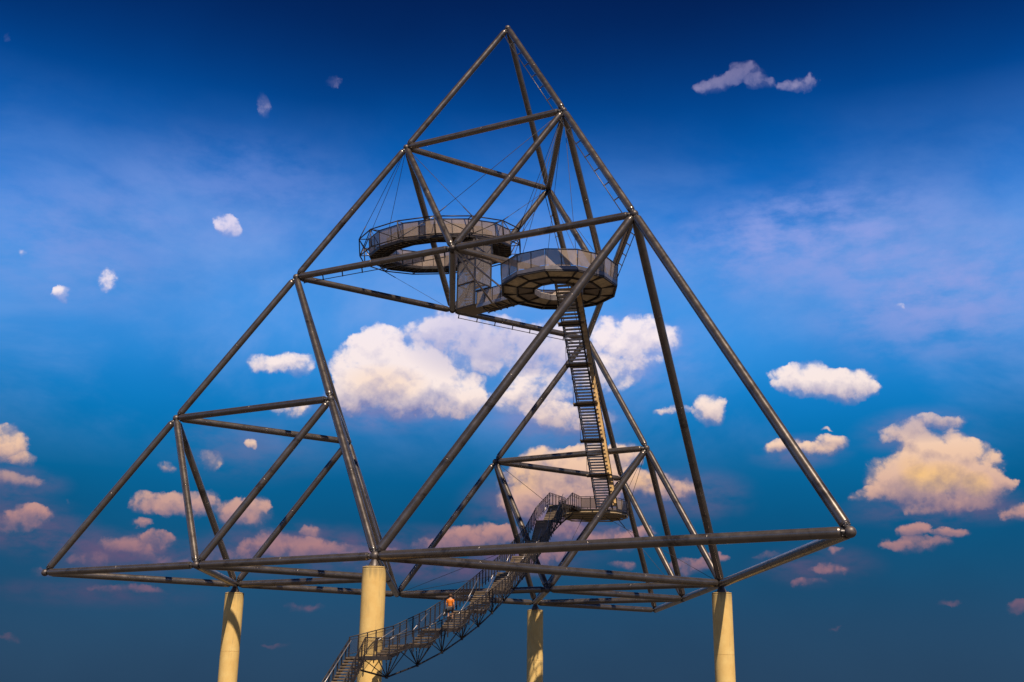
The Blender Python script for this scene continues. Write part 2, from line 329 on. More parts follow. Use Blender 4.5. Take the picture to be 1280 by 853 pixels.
# ---------------------------------------------------------------- geometry helpers
class MB:
    def __init__(s): s.v = []; s.f = []; s.sm = []
    def add(s, vs, fs, smooth=False):
        o = len(s.v); s.v += [tuple(v) for v in vs]
        s.f += [tuple(i + o for i in f) for f in fs]; s.sm += [smooth] * len(fs)
    def lathe(s, prof, n=20, M=None, smooth=True):
        """prof: (radius, z) pairs, closed at both ends; n-sided about z"""
        vs = []; fs = []
        for (r, z) in prof:
            for i in range(n):
                a = 2 * math.pi * i / n; vs.append(Vector((r * math.cos(a), r * math.sin(a), z)))
        if M: vs = [M @ v for v in vs]
        o = len(s.v); s.v += [tuple(v) for v in vs]
        for j in range(len(prof) - 1):
            for i in range(n):
                k = (i + 1) % n
                s.f.append((o + j * n + i, o + j * n + k, o + (j + 1) * n + k, o + (j + 1) * n + i)); s.sm.append(smooth)
        s.f.append(tuple(o + i for i in reversed(range(n)))); s.sm.append(False)
        s.f.append(tuple(o + (len(prof) - 1) * n + i for i in range(n))); s.sm.append(False)
    def rod(s, a, b, r, n=8, r2=None):
        a = Vector(a); b = Vector(b); d = b - a; L = d.length
        if L < 1e-6: return
        M = Matrix.Translation(a) @ d.to_track_quat('Z', 'Y').to_matrix().to_4x4()
        s.lathe([(r, 0), (r2 if r2 is not None else r, L)], n, M)
    def box(s, c, size, M=None):
        hx, hy, hz = (v / 2 for v in size); c = Vector(c)
        vs = [c + Vector((x * hx, y * hy, z * hz)) for z in (-1, 1) for y in (-1, 1) for x in (-1, 1)]
        if M: vs = [M @ v for v in vs]
        s.add(vs, [(0, 2, 3, 1), (4, 5, 7, 6), (0, 1, 5, 4), (2, 6, 7, 3), (0, 4, 6, 2), (1, 3, 7, 5)])
    def bar(s, a, b, w, h, up=(0, 0, 1)):
        """rectangular bar from a to b, w across, h along up"""
        a = Vector(a); b = Vector(b); d = (b - a); L = d.length; d = d / L
        u = Vector(up); x = d.cross(u)
        if x.length < 1e-4: x = d.cross(Vector((1, 0, 0)))
        x.normalize(); u = x.cross(d).normalized()
        vs = [p + x * sx * w / 2 + u * su * h / 2 for p in (a, b) for su in (-1, 1) for sx in (-1, 1)]
        s.add(vs, [(0, 1, 3, 2), (4, 6, 7, 5), (0, 4, 5, 1), (2, 3, 7, 6), (0, 2, 6, 4), (1, 5, 7, 3)])
    def quad_slab(s, pts, t, nrm=None):
        """slab of thickness t under a planar polygon"""
        pts = [Vector(p) for p in pts]
        n = nrm or (pts[1] - pts[0]).cross(pts[2] - pts[0]).normalized()
        n = Vector(n)
        k = len(pts)
        vs = pts + [p - n * t for p in pts]
        fs = [tuple(range(k)), tuple(reversed(range(k, 2 * k)))]
        fs += [(i, i + k, (i + 1) % k + k, (i + 1) % k) for i in range(k)]
        s.add(vs, fs)
    def mesh(s, name, m):
        me = bpy.data.meshes.new(name); me.from_pydata(s.v, [], s.f)
        me.polygons.foreach_set('use_smooth', s.sm)
        me.materials.append(m); me.update()
        return me
    def build(s, name, m, parent=None, loc=None):
        return link(name, s.mesh(name, m), parent, loc)

def link(name, me, parent=None, M=None):
    o = bpy.data.objects.new(name, me); col.objects.link(o)
    if parent: o.parent = parent
    if isinstance(M, Matrix): o.matrix_local = M
    elif M is not None: o.location = M
    return o

def thing(name, label, cat, loc=(0, 0, 0), group=None):
    o = bpy.data.objects.new(name, None); col.objects.link(o)
    o.location = loc; o.empty_display_size = .5
    o['label'] = label; o['category'] = cat; o['kind'] = 'thing'
    if group: o['group'] = group
    return o

# ---------------------------------------------------------------- ground
mb = MB()
ring_r = [0, 15, 40, 80, 130, 200, 400, 900, 2500, 8000]
NS = 48
vs = []; fs = []
GC = Vector((35, 5, 0))
for r in ring_r:
    for i in range(NS):
        a = 2 * math.pi * i / NS
        x, y = GC.x + r * math.cos(a), GC.y + r * math.sin(a)
        z = mnoise.noise(Vector((x * .03, y * .03, 0))) * .25 if 15 < r < 300 else 0
        if r > 300: z = -0.02 * (r - 300) ** .8
        if r > 2000: z = -12
        vs.append((x, y, z))
for j in range(len(ring_r) - 1):
    for i in range(NS):
        k = (i + 1) % NS
        fs.append((j * NS + i, (j + 1) * NS + i, (j + 1) * NS + k, j * NS + k))
mb.add(vs, fs, True)
gm = mat('dark_spoil_gravel', (.075, .066, .056), .95, 0, .35, .6, (.05, .06, .035), .6, .6, 6)
g = mb.build('ground', gm); g['kind'] = 'structure'

# ---------------------------------------------------------------- tetrahedral frame
S = 60.0; Z0 = 10.0
L_ = Vector((0, 0, Z0)); Rr = Vector((S, 0, Z0)); B_ = Vector((S / 2, S * 3 ** .5 / 2, Z0))
T_ = Vector((S / 2, S * 3 ** .5 / 6, Z0 + S * (2 / 3) ** .5))
h = lambda a, b: (a + b) / 2
TL, TR, TB, LR, LB, RB = h(T_, L_), h(T_, Rr), h(T_, B_), h(L_, Rr), h(L_, B_), h(Rr, B_)
def tet(a, b, c, d):
    v = (a, b, c, d); return [(v[i], v[j]) for i in range(4) for j in range(i)]
def sub(a, b, c, d):
    v = (a, b, c, d); o = []
    for i in range(4): o += tet(*[h(v[i], x) for x in v])
    return o
big = tet(Rr, LR, RB, TR)
small = sub(T_, TL, TR, TB) + sub(L_, LR, LB, TL) + sub(B_, LB, RB, TB)
frame = thing('tetrahedron_frame', 'giant open pyramid of grey brown steel tubes standing on the four concrete pillars', 'steel pyramid', (30, 17.32, Z0))
FO = Vector((30, 17.32, Z0))
tube_cache = {}
def tube_mesh(Lr, r):
    k = (round(Lr, 2), r)
    if k not in tube_cache:
        m = MB()
        g0 = .55
        # main pipe with faint weld rings and tapered ends
        e = Lr - g0
        m.lathe([(r * .86, g0 - .06), (r * .86, g0 - .059), (r * .99, g0 + .045), (r, g0 + .05), (r, g0 + .07), (r, e - .07), (r, e - .05), (r * .99, e - .045), (r * .86, e + .059), (r * .86, e + .06)], 28)
        nz = max(1, int(round((Lr - 2 * g0) / 7)))
        for i in range(1, nz):
            z = g0 + (Lr - 2 * g0) * i / nz
            m.lathe([(r - .01, z - .03), (r + .007, z - .02), (r + .007, z + .02), (r - .01, z + .03)], 28)
        tube_cache[k] = m.mesh('steel_tube', M_TUBE)
    return tube_cache[k]
fit_cache = {}
def fit_mesh(r):
    if r not in fit_cache:
        m = MB()
        m.lathe([(r * .50, -.02), (r * .50, .30), (r * .60, .34), (r * .60, .42), (r * .82, .50)], 20)
        for i in range(6):
            a = math.pi * i / 3
            m.rod((r * .68 * math.cos(a), r * .68 * math.sin(a), .36), (r * .68 * math.cos(a), r * .68 * math.sin(a), .47), .035, 6)
        fit_cache[r] = m.mesh('end_fitting', M_FIT)
    return fit_cache[r]
nodes = {}
def key(p): return (round(p.x, 1), round(p.y, 1), round(p.z, 1))
for (a, b), r in [(s_, .315) for s_ in big] + [(s_, .268) for s_ in small]:
    # a node serves several tetrahedra: tubes meet slightly apart, not all in one point
    d = (b - a); Ln = d.length
    Q = d.to_track_quat('Z', 'Y').to_matrix().to_4x4()
    t = link('steel_tube', tube_mesh(Ln, r), frame, Matrix.Translation(a - FO) @ Q)
    link('end_fitting', fit_mesh(r), t, Matrix.Identity(4))
    link('end_fitting', fit_mesh(r), t, Matrix.Translation((0, 0, Ln)) @ Matrix.Rotation(math.pi, 4, 'X'))
    for p, o in ((a, b), (b, a)):
        nodes.setdefault(key(p), (p, []))[1].append(((o - p).normalized(), r))
for k, (p, ds) in nodes.items():
    m = MB()
    R0 = max(x[1] for x in ds) * 1.0
    n = 14
    m.lathe([(R0 * math.sin(math.pi * i / n) + .001, -R0 * math.cos(math.pi * i / n)) for i in range(n + 1)], 20)
    for d, r in ds:
        m.rod(Vector((0, 0, 0)), d * .42, r * .62, 14, r * .40)
    m.build('cast_node', M_CAST, frame, p - FO)

# inspection rails hung beside some tubes
def rail(a, b, off, fr=(0.03, .97)):
    m = MB(); a = Vector(a); b = Vector(b); off = Vector(off)
    p0 = a.lerp(b, fr[0]); p1 = a.lerp(b, fr[1])
    m.rod(p0 + off - FO, p1 + off - FO, .035, 8)
    n = int((p1 - p0).length / 1.9)
    for i in range(n + 1):
        c = p0.lerp(p1, i / n)
        m.bar(c - FO, c + off * 1.08 - FO, .09, .06)
    m.build('inspection_rail', M_FIT, frame)
TRq, TLq, TBq = h(T_, TR), h(T_, TL), h(T_, TB)
rail(T_, TRq, (-.55, -.1, -.35)); rail(TRq, TR, (-.55, -.1, -.35))
rail(TL, h(TL, TR), (.05, .1, -.6), (.05, .95)); rail(h(TL, TB), TB, (-.05, -.1, -.6), (.05, .95))
rail(TBq, TB, (-.3, -.35, -.3)); rail(TR, h(TR, TB), (.45, .1, -.4), (.06, .9))

# ---------------------------------------------------------------- concrete pillars
LBq, LBq3 = h(L_, LB), h(B_, LB)
for p, lab in ((LBq, 'round concrete pillar under the left part of the pyramid, leftmost of the four'),
               (LR, 'round concrete pillar beside the lower stairs, nearest to the viewer and crossed by handrails'),
               (LBq3, 'round concrete pillar farthest back, in patchy shade behind the stairs, second from right'),
               (RB, 'round concrete pillar at the right, with a slanting shadow below its top')):
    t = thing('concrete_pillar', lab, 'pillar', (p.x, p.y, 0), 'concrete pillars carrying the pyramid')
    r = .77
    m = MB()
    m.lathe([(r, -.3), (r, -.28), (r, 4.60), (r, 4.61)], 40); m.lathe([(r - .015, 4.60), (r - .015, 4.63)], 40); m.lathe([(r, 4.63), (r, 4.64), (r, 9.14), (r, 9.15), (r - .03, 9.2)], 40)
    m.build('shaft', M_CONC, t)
    m = MB(); m.lathe([(r - .02, 9.2), (r - .005, 9.21), (r - .005, 9.29), (r - .06, 9.30)], 40)
    m.build('cap_plate', M_CONC, t)
    m = MB(); m.lathe([(.44, 9.3), (.42, 9.36), (.2, 9.78), (.2, 9.95)], 20)
    for i in range(8):
        a = i * math.pi / 4; m.rod((.52 * math.cos(a), .52 * math.sin(a), 9.3), (.52 * math.cos(a), .52 * math.sin(a), 9.40), .04, 6)
    m.build('bearing', M_CAST, t)

# ---------------------------------------------------------------- stair parts
tread_cache = {}
def tread_mesh(w, dp, th=.05, lip=.09, mm=None):
    k = (w, dp)
    if k not in tread_cache:
        m = MB()
        m.box((0, 0, 0), (w - .004, dp - .05, th * .6))
        m.box((0, dp / 2 - .012, -.04), (w, .02, lip * 1.25)); m.box((0, -dp / 2 + .012, -.04), (w, .02, lip))
        me = m.mesh('tread', M_DARK); me.materials.append(mm or M_GRATE)  # dark slab colours in the shaded underside, paler lips the sunlit edges
        me.polygons.foreach_set('material_index', [0] * 6 + [1] * 12)
        tread_cache[k] = me
    return tread_cache[k]
def horiz(v): v = Vector(v); return Vector((v.x, v.y, 0)).normalized()
def frame_m(o, x, y, z=None):
    z = z or x.cross(y)
    return Matrix(((x.x, y.x, z.x, o.x), (x.y, y.y, z.y, o.y), (x.z, y.z, z.z, o.z), (0, 0, 0, 1)))

# ---------------------------------------------------------------- lower stairs (curving flights from the ground)
W2 = 0.72
stair = thing('lower_stairs', 'long dark steel stair curving up from the ground to the lowest platform', 'stairs', (31.6, -6.7, 0))
SO = Vector((31.6, -6.7, 0))
KN = [Vector(v) for v in [(31.75, -7.1, .16), (30.99, -2.91, 3.66), (32.12, .15, 4.47), (32.58, 3.39, 5.6), (32.62, 7.0, 6.98), (32.2, 11.0, 8.6),
                          (31.68, 15.31, 10.35), (30.77, 19.52, 12.05), (29.85, 23.68, 13.80), (28.89, 27.6, 16.08), (28.40, 31.3, 18.0), (28.50, 34.6, 18.02)]]
segs = []   # (kind, a, b)
for i in range(len(KN) - 1):
    a, b = KN[i], KN[i + 1]
    if i == 0: segs.append(('F', a, b)); continue
    run = b - a
    # landings step sideways, flights climb mostly straight on
    sx = Vector((.89, .456, 0)); sy = Vector((-.456, .89, 0))
    kx, ky = (.60, .24) if i < 6 else (.48, .24)
    off = sx * run.dot(sx) * kx + sy * run.dot(sy) * ky
    mid_ = Vector((a.x + off.x, a.y + off.y, a.z))
    segs.append(('L', a, mid_)); segs.append(('F', mid_, b))
SEGS = [(k, a - SO, b - SO) for k, a, b in segs]
# left / right side points at each joint using averaged directions
pts = [SEGS[0][1]] + [s_[2] for s_ in SEGS]
dirs = []
for i in range(len(pts)):
    d = Vector((0, 0, 0))
    if i > 0: d += horiz(pts[i] - pts[i - 1])
    if i < len(pts) - 1: d += horiz(pts[i + 1] - pts[i])
    dirs.append(d.normalized())
side = [Vector((d.y, -d.x, 0)) for d in dirs]   # right-hand side
def posts_and_rail(parent, A, Bp, ndiv, hgt=1.1, matr=M_DARK, mesh_infill=True, name='handrail', off=.0, last=False):
    """railing along the edge A-B: posts, top rail, mid rails, infill"""
    m = MB()
    for k in range(ndiv + (1 if last else 0)):
        c = A.lerp(Bp, k / ndiv)
        m.bar(c + Vector((0, 0, -.12)), c + Vector((0, 0, hgt)), .06, .06, (1, 0, 0))
    u = Vector((0, 0, hgt))
    m.rod(A + u, Bp + u, .032, 8)
    for q_ in (.12,): m.rod(A + u * q_, Bp + u * q_, .016, 6)
    for q_ in (.86,): m.rod(A + u * q_, Bp + u * q_, .014, 6)
    return m.build(name, matr, parent)
M_INF = mesh_mat('fine_railing_mesh', (.10, .075, .06), .16)
def infill(parent, A, Bp, hgt=1.0, m_=None, th=.012, name='mesh_infill', z0=.1):
    m = MB(); u = Vector((0, 0, hgt)); n = horiz((Bp - A).cross(Vector((0, 0, 1))))
    z = Vector((0, 0, z0))
    m.quad_slab([A + z, Bp + z, Bp + u, A + u], th, n)
    return m.build(name, m_ or M_INF, parent)
for i, (k, a, b) in enumerate(SEGS):
    la, lb = a - side[i] * W2, b - side[i + 1] * W2
    ra, rb = a + side[i] * W2, b + side[i + 1] * W2
    d = horiz(b - a); x = Vector((d.y, -d.x, 0))
    if k == 'F':
        rise = b.z - a.z; n = max(3, int(round(rise / .175)))
        for j in range(n):
            t = (j + .5) / n
            c = a.lerp(b, t); c.z = a.z + rise * (j + .9) / n - .03
            link('tread', tread_mesh(1.40, round((b - a).xy.length / n * .98, 3), mm=M_BRONZE), stair, frame_m(c, x, d))
        for A, Bq in ((la, lb), (ra, rb)):
            m = MB(); m.bar(A + Vector((0, 0, -.06)), Bq + Vector((0, 0, -.06)), .06, .26); m.build('stringer', M_DARK, stair)
    else:
        m = MB(); m.quad_slab([ra, rb, lb, la], .06, (0, 0, 1)); m.build('landing', M_BRONZE, stair)
        for A, Bq in ((la, lb), (ra, rb)):
            m = MB(); m.bar(A + Vector((0, 0, -.08)), Bq + Vector((0, 0, -.08)), .07, .22); m.build('landing_beam', M_DARK, stair)
    if i < 2:
        nd = max(2, int(round((b - a).length / .62)))
        for A, Bq in (((la, lb), (ra, rb)) if i == 0 else ((ra, rb),)):
            posts_and_rail(stair, A, Bq, nd, 1.1)
            infill(stair, A, Bq, 1.05, M_INF)
    # light inner grab rail on the flights
    if k == 'F':
        for sg in (-1, 1):
            m = MB(); u = Vector((0, 0, .95)); A = (la if sg < 0 else ra) - side[i] * sg * .1; Bq = (lb if sg < 0 else rb) - side[i + 1] * sg * .1
            m.rod(A + u, Bq + u, .024, 8); m.build('grab_rail', M_GALV, stair)
m = MB()
m.box((0, 0, 0), (2.2, 1.4, .5), frame_m(Vector((31.75, -7.1, -.08)) - SO - horiz(KN[1] - KN[0]) * .45, side[0], dirs[0])); m.build('foundation_block', M_CONC, stair)
# outer guard rails run smoothly past landings and flights
for first, sg in ((1, -1), (2, 1)):
    ids = list(range(first, len(pts), 2))
    if ids[-1] != len(pts) - 1: ids.append(len(pts) - 1)
    for i0, i1 in zip(ids, ids[1:]):
        A = pts[i0] + side[i0] * sg * (W2 + .06); Bq = pts[i1] + side[i1] * sg * (W2 + .06)
        nd = max(2, int(round((Bq - A).length / .66)))
        posts_and_rail(stair, A, Bq, nd, 1.15)
        infill(stair, A, Bq, 1.08, M_INF)
# triangular truss under the stair
bot = []
LK = [p for i, p in enumerate(pts)]
dep = 1.5
joint = [i for i in range(len(pts)) if i >= 1]
tn = []
cum = [0]
for i in range(1, len(pts)): cum.append(cum[-1] + (pts[i] - pts[i - 1]).length)
def at_s(s_, useside=0):
    for i in range(1, len(pts)):
        if s_ <= cum[i] or i == len(pts) - 1:
            t = (s_ - cum[i - 1]) / (cum[i] - cum[i - 1]); t = min(max(t, 0), 1)
            return pts[i - 1].lerp(pts[i], t) + (side[i - 1].lerp(side[i], t)) * useside
s0 = cum[1] - .6; s1 = cum[-1] - .3
NB = 15
# smoothed centre line below
def low(s_):
    acc_ = Vector((0, 0, 0)); w_ = 0
    for o_ in (-1.6, -.8, 0, .8, 1.6):
        acc_ += at_s(min(max(s_ + o_, 0), cum[-1])); w_ += 1
    return acc_ / w_ + Vector((0, 0, -dep))
m = MB()
prev = None
for i in range(NB + 1):
    s_ = s0 + (s1 - s0) * i / NB
    c = low(s_)
    if i == 0: c = at_s(s_) + Vector((0, 0, -.3))
    if i == NB: c = at_s(s_) + Vector((0, 0, -.5))
    if prev is not None:
        mm = MB(); mm.rod(prev, c, .055, 8); mm.build('bottom_chord', M_DARK, stair)
    if 0 < i < NB:
        mm = MB()
        st_ = (s1 - s0) / NB * .5
        for o_ in (-st_, -st_ * .33, st_ * .33, st_):
            for sg in (-1, 1):
                mm.rod(c, at_s(s_ + o_, sg * W2) + Vector((0, 0, -.12)), .03, 6)
        mm.rod(c - Vector((0, 0, .09)), c + Vector((0, 0, .09)), .09, 8)
        mm.build('truss_bracing', M_DARK, stair)
    prev = c

# ---------------------------------------------------------------- generic polygon deck
def poly(n, r, rot=0): return [Vector((r * math.cos(rot + 2 * math.pi * i / n), r * math.sin(rot + 2 * math.pi * i / n), 0)) for i in range(n)]
VA = math.atan2(f0.y, f0.x)

# ---------------------------------------------------------------- lowest platform
P1 = Vector((29.2, 37.81, 18.0))
dz = lambda p, z: Vector((p.x, p.y, p.z + z))
pf1 = thing('lower_platform', 'small round lowest viewing platform between the two stairs', 'platform', P1)
N1 = 12; R1 = 3.35
o1 = poly(N1, R1, VA + .1)
m = MB(); m.quad_slab(o1, .05, (0, 0, 1)); m.build('deck', M_DARK, pf1)
for i in range(N1):
    a, b = o1[i], o1[(i + 1) % N1]
    m = MB(); m.bar(a + Vector((0, 0, -.06)), b + Vector((0, 0, -.06)), .06, .12); m.build('rim_beam', M_DARK, pf1)
for rr_, zz_, mm_ in ((.985, -.24, M_TAN),):
    for i in range(N1):
        a, b = o1[i] * rr_, o1[(i + 1) % N1] * rr_
        m = MB(); m.bar(dz(a, zz_), dz(b, zz_), .09, .09); m.build('ring_beam', mm_, pf1)
for y_ in (-2.5, -1.25, 0, 1.25, 2.5):
    w_ = math.sqrt(R1 ** 2 - y_ ** 2) * .97
    ax = Vector((r0.x, r0.y, 0)).normalized(); ay = Vector((-ax.y, ax.x, 0))
    m = MB(); m.bar(ay * y_ - ax * w_ * .95 + Vector((0, 0, -.30)), ay * y_ + ax * w_ * .95 + Vector((0, 0, -.30)), .12, .11); m.build('joist', M_TAN, pf1)
for i in range(N1):
    a, b = o1[i], o1[(i + 1) % N1]
    c = (a + b) / 2; rel = c.normalized()
    gd1 = horiz(Vector((28.5, 34.6, 0)) - P1); gd2 = horiz(Vector((31.86, 34.19, 0)) - P1)
    if rel.dot(gd1) > .93 or rel.dot(gd2) > .95: continue
    posts_and_rail(pf1, a, b, 2, 1.15)
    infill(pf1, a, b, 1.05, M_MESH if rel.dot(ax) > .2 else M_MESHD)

# ---------------------------------------------------------------- hanging straight stair
HB = Vector((31.75, 34.3, 18.0)); HT = Vector((37.75, 12.2, 31.95))
hang = thing('hanging_stairs', 'steep straight ladder-like stair rising from the lowest platform to the round middle platform', 'stairs', HB)
dv = HT - HB; dh = horiz(dv); xs = Vector((dh.y, -dh.x, 0))
NF = 6
for k in range(NF):
    a = dv * (k / NF); b = dv * ((k + 1) / NF)
    ld = .12
    la_ = a.copy(); fb = Vector((b.x, b.y, b.z)) - dh * .32
    n = 12
    rise = fb.z - la_.z
    for j in range(n):
        t = (j + .5) / n; c = la_.lerp(fb, t)
        link('tread', tread_mesh(1.32, .31), hang, frame_m(c, xs, dh))
    for sg in (-1, 1):
        m = MB(); m.bar(la_ + xs * sg * .70, fb + xs * sg * .70, .07, .24); m.build('stringer', M_DARK, hang)
        posts_and_rail(hang, la_ + xs * sg * .74, fb + xs * sg * .74, 3, 1.1, name='handrail')
    # landing between flights
    m = MB(); m.box((0, 0, 0), (2.1, .46, .10), frame_m(b - dh * .12, xs, dh)); m.build('landing', M_BRONZE, hang)
    m = MB(); m.bar(b - dh * .3 - xs * 1.05 - Vector((0, 0, .1)), b - dh * .3 + xs * 1.05 - Vector((0, 0, .1)), .1, .14); m.build('cross_beam', M_DARK, hang)
    for sg in (-1, 1):
        m = MB(); m.rod(b - dh * .3 + xs * sg * 1.03 - Vector((0, 0, .1)), b - dh * .3 + xs * sg * 1.03 + Vector((0, 0, 1.5)) + dh * .4, .018, 6); m.build('hanger_rod', M_DARK, hang)
# right side strip: stepped upright plates, shaped to face the sun and look lit
rs = 1 if xs.dot(Vector((r0.x, r0.y, 0))) > 0 else -1
NP = NF * 9
for k in range(NP):
    c = dv * ((k + .5) / NP) + xs * rs * 1.02 + Vector((0, 0, .12))
    hh_ = dv.z / NP
    m = MB(); m.box((0, 0, 0), (.40, .03, hh_ * 1.9), frame_m(c, xs, dh)); m.build('sun_facing_plate', M_GOLD, hang)
for e in (xs * rs * .80, xs * rs * 1.25):
    m = MB(); m.bar(e + Vector((0, 0, -.18)), dv + e + Vector((0, 0, -.18)), .05, .10); m.build('screen_rail', M_DARK, hang)

# ---------------------------------------------------------------- middle platform
P2 = Vector((36.68, 13.79, 32.0))
pf2 = thing('middle_platform', 'twelve-sided middle viewing platform with tan mesh railings at the top of the straight stair', 'platform', P2)
N2 = 12; R2 = 4.6; RI = 1.95
o2 = poly(N2, R2, VA + math.pi / 12); i2 = poly(N2, RI, VA + math.pi / 12); m2_ = poly(N2, 3.35, VA + math.pi / 12)
dz = lambda p, z: Vector((p.x, p.y, p.z + z))
tow_dir = horiz(Vector((28.3, 15.2, 0)) - P2)
for i in range(N2):
    j = (i + 1) % N2
    m = MB(); m.quad_slab([o2[i] * .995, o2[j] * .995, i2[j], i2[i]], .05, (0, 0, 1)); m.build('deck', M_GRATE, pf2)
    # folded soffit: outer panels rise to the rim
    a, b, c, d = dz(o2[i] * .97, -.22), dz(o2[j] * .97, -.22), dz(m2_[j], -.42), dz(m2_[i], -.42)
    cen = (a + b + c + d) / 4
    qd = [cen + (p - cen) * .94 for p in (a, b, c, d)]
    m = MB(); m.quad_slab(qd, .02, (0, 0, 1)); m.build('soffit_panel', M_SOFFIT, pf2)
    a, b, c, d = dz(m2_[i] * .985, -.42), dz(m2_[j] * .985, -.42), dz(i2[j] * 1.04, -.34), dz(i2[i] * 1.04, -.34)
    cen = (a + b + c + d) / 4
    m = MB(); m.quad_slab([cen + (p - cen) * .9 for p in (a, b, c, d)], .02, (0, 0, 1)); m.build('soffit_panel', M_SOFFIT if i % 3 == 0 else M_BRONZE, pf2)
    m = MB(); m.bar(dz(i2[i], -.30), dz(o2[i] * .99, -.26), .12, .36); m.build('radial_beam', M_DARK, pf2)
    m = MB(); m.bar(dz(o2[i], -.14), dz(o2[j], -.14), .06, .30); m.build('fascia', M_FASC, pf2)
    m = MB(); m.bar(dz(o2[i] * .985, -.36), dz(o2[j] * .985, -.36), .14, .12); m.build('rim_beam', M_DARK, pf2)
    m = MB(); m.bar(dz(m2_[i], -.5), dz(m2_[j], -.5), .1, .16); m.build('middle_ring_beam', M_DARK, pf2)
    m = MB(); m.bar(dz(i2[i], -.28), dz(i2[j], -.28), .08, .45); m.build('inner_fascia', M_FASC, pf2)
    c = (o2[i] + o2[j]) / 2
    if c.normalized().dot(tow_dir) > .97: continue
    # railing leans slightly out
    k = 1.02
    hh = 1.3
    for s_ in range(2):
        A = o2[i].lerp(o2[j], s_ / 2 + .01); Bq = o2[i].lerp(o2[j], s_ / 2 + .49)
        u = Vector((0, 0, hh - .05)) + c.normalized() * .08; n = c.normalized()
        m = MB(); m.quad_slab([dz(A, .06), dz(Bq, .06), Bq + u, A + u], .015, n); m.build('railing_panel', M_MESH, pf2)
    m = MB()
    for t_ in (0, .5):
        A = o2[i].lerp(o2[j], t_); m.bar(dz(A, -.1), A + Vector((0, 0, hh)) + c.normalized() * .08, .05, .05, n)
    m.rod(o2[i] + Vector((0, 0, hh)) + o2[i].normalized() * .08, o2[j] + Vector((0, 0, hh)) + o2[j].normalized() * .08, .045, 8)
    m.build('railing_frame', M_DARK, pf2)
    if c.normalized().dot(dh) > .5 or True:
        A, Bq = i2[i], i2[j]
        if c.normalized().dot(-dh) > .5: continue
        m = MB(); m.quad_slab([dz(A, .05), dz(Bq, .05), dz(Bq, 1.1), dz(A, 1.1)], .012, n); m.build('inner_railing_panel', M_MESH, pf2)

# ---------------------------------------------------------------- stair tower and bridge
TWC = Vector((27.95, 15.85, 31.98))
tower = thing('stair_tower', 'square mesh-clad spiral stair tower joining the bridge to the tilted ring walkway', 'stair tower', TWC)
bx_ = horiz(Vector((P2.x - TWC.x, P2.y - TWC.y, 0))); by_ = Vector((-bx_.y, bx_.x, 0))
HW = 0.98; HT_ = 5.95
cor = [bx_ * HW + by_ * HW, -bx_ * HW + by_ * HW, -bx_ * HW - by_ * HW, bx_ * HW - by_ * HW]
for i in range(4):
    m = MB(); m.bar(dz(cor[i], 0), dz(cor[i], HT_), .10, .10, bx_); m.build('corner_post', M_FIT, tower)
    a, b = cor[i], cor[(i + 1) % 4]; n = ((a + b) / 2).normalized()
    for q_, z_ in enumerate((0, 2.05, 4.1, HT_)):
        m = MB(); m.bar(dz(a, z_), dz(b, z_), .07, .10); m.build('ring_rail', M_DARK, tower)
    for q_, (z0_, z1_) in enumerate(((.05, 2.0), (2.1, 4.05), (4.15, HT_ - .05))):
        if i == 3 and q_ == 0: continue          # opening to the bridge
        for c0, c1 in ((.04, .49), (.51, .96)):
            A, Bq = a.lerp(b, c0), a.lerp(b, c1)
            m = MB(); m.quad_slab([dz(A, z0_), dz(Bq, z0_), dz(Bq, z1_), dz(A, z1_)], .012, n); m.build('mesh_cladding', M_MESH2, tower)
m = MB(); m.rod((0, 0, 0), (0, 0, HT_), .11, 12); m.build('newel_post', M_GALV, tower)
nt = 30
tm = MB()
tm.add([(0.06, -.04, 0), (.9, -.17, 0), (.9, .17, 0), (.06, .04, 0), (0.06, -.04, -.05), (.9, -.17, -.05), (.9, .17, -.05), (.06, .04, -.05)],
       [(0, 1, 2, 3), (7, 6, 5, 4), (0, 4, 5, 1), (1, 5, 6, 2), (2, 6, 7, 3), (3, 7, 4, 0)])
tme = tm.mesh('spiral_tread', M_GRATE)
for k in range(nt):
    link('spiral_tread', tme, tower, Matrix.Translation((0, 0, .3 + k * .185)) @ Matrix.Rotation(k * R_(26) + VA, 4, 'Z'))
m = MB()
prev = None
for k in range(nt + 1):
    a = k * R_(26) + VA
    p = Vector((.92 * math.cos(a), .92 * math.sin(a), .3 + k * .185 + .95))
    if prev is not None: m.rod(prev, p, .025, 6)
    m.rod(p, p - Vector((0, 0, .95)), .015, 5)
    prev = p
m.build('spiral_handrail', M_DARK, tower)
m = MB(); m.quad_slab([dz(c, .0) for c in cor][::1], .08, (0, 0, 1)); m.build('floor_plate', M_BRONZE, tower)

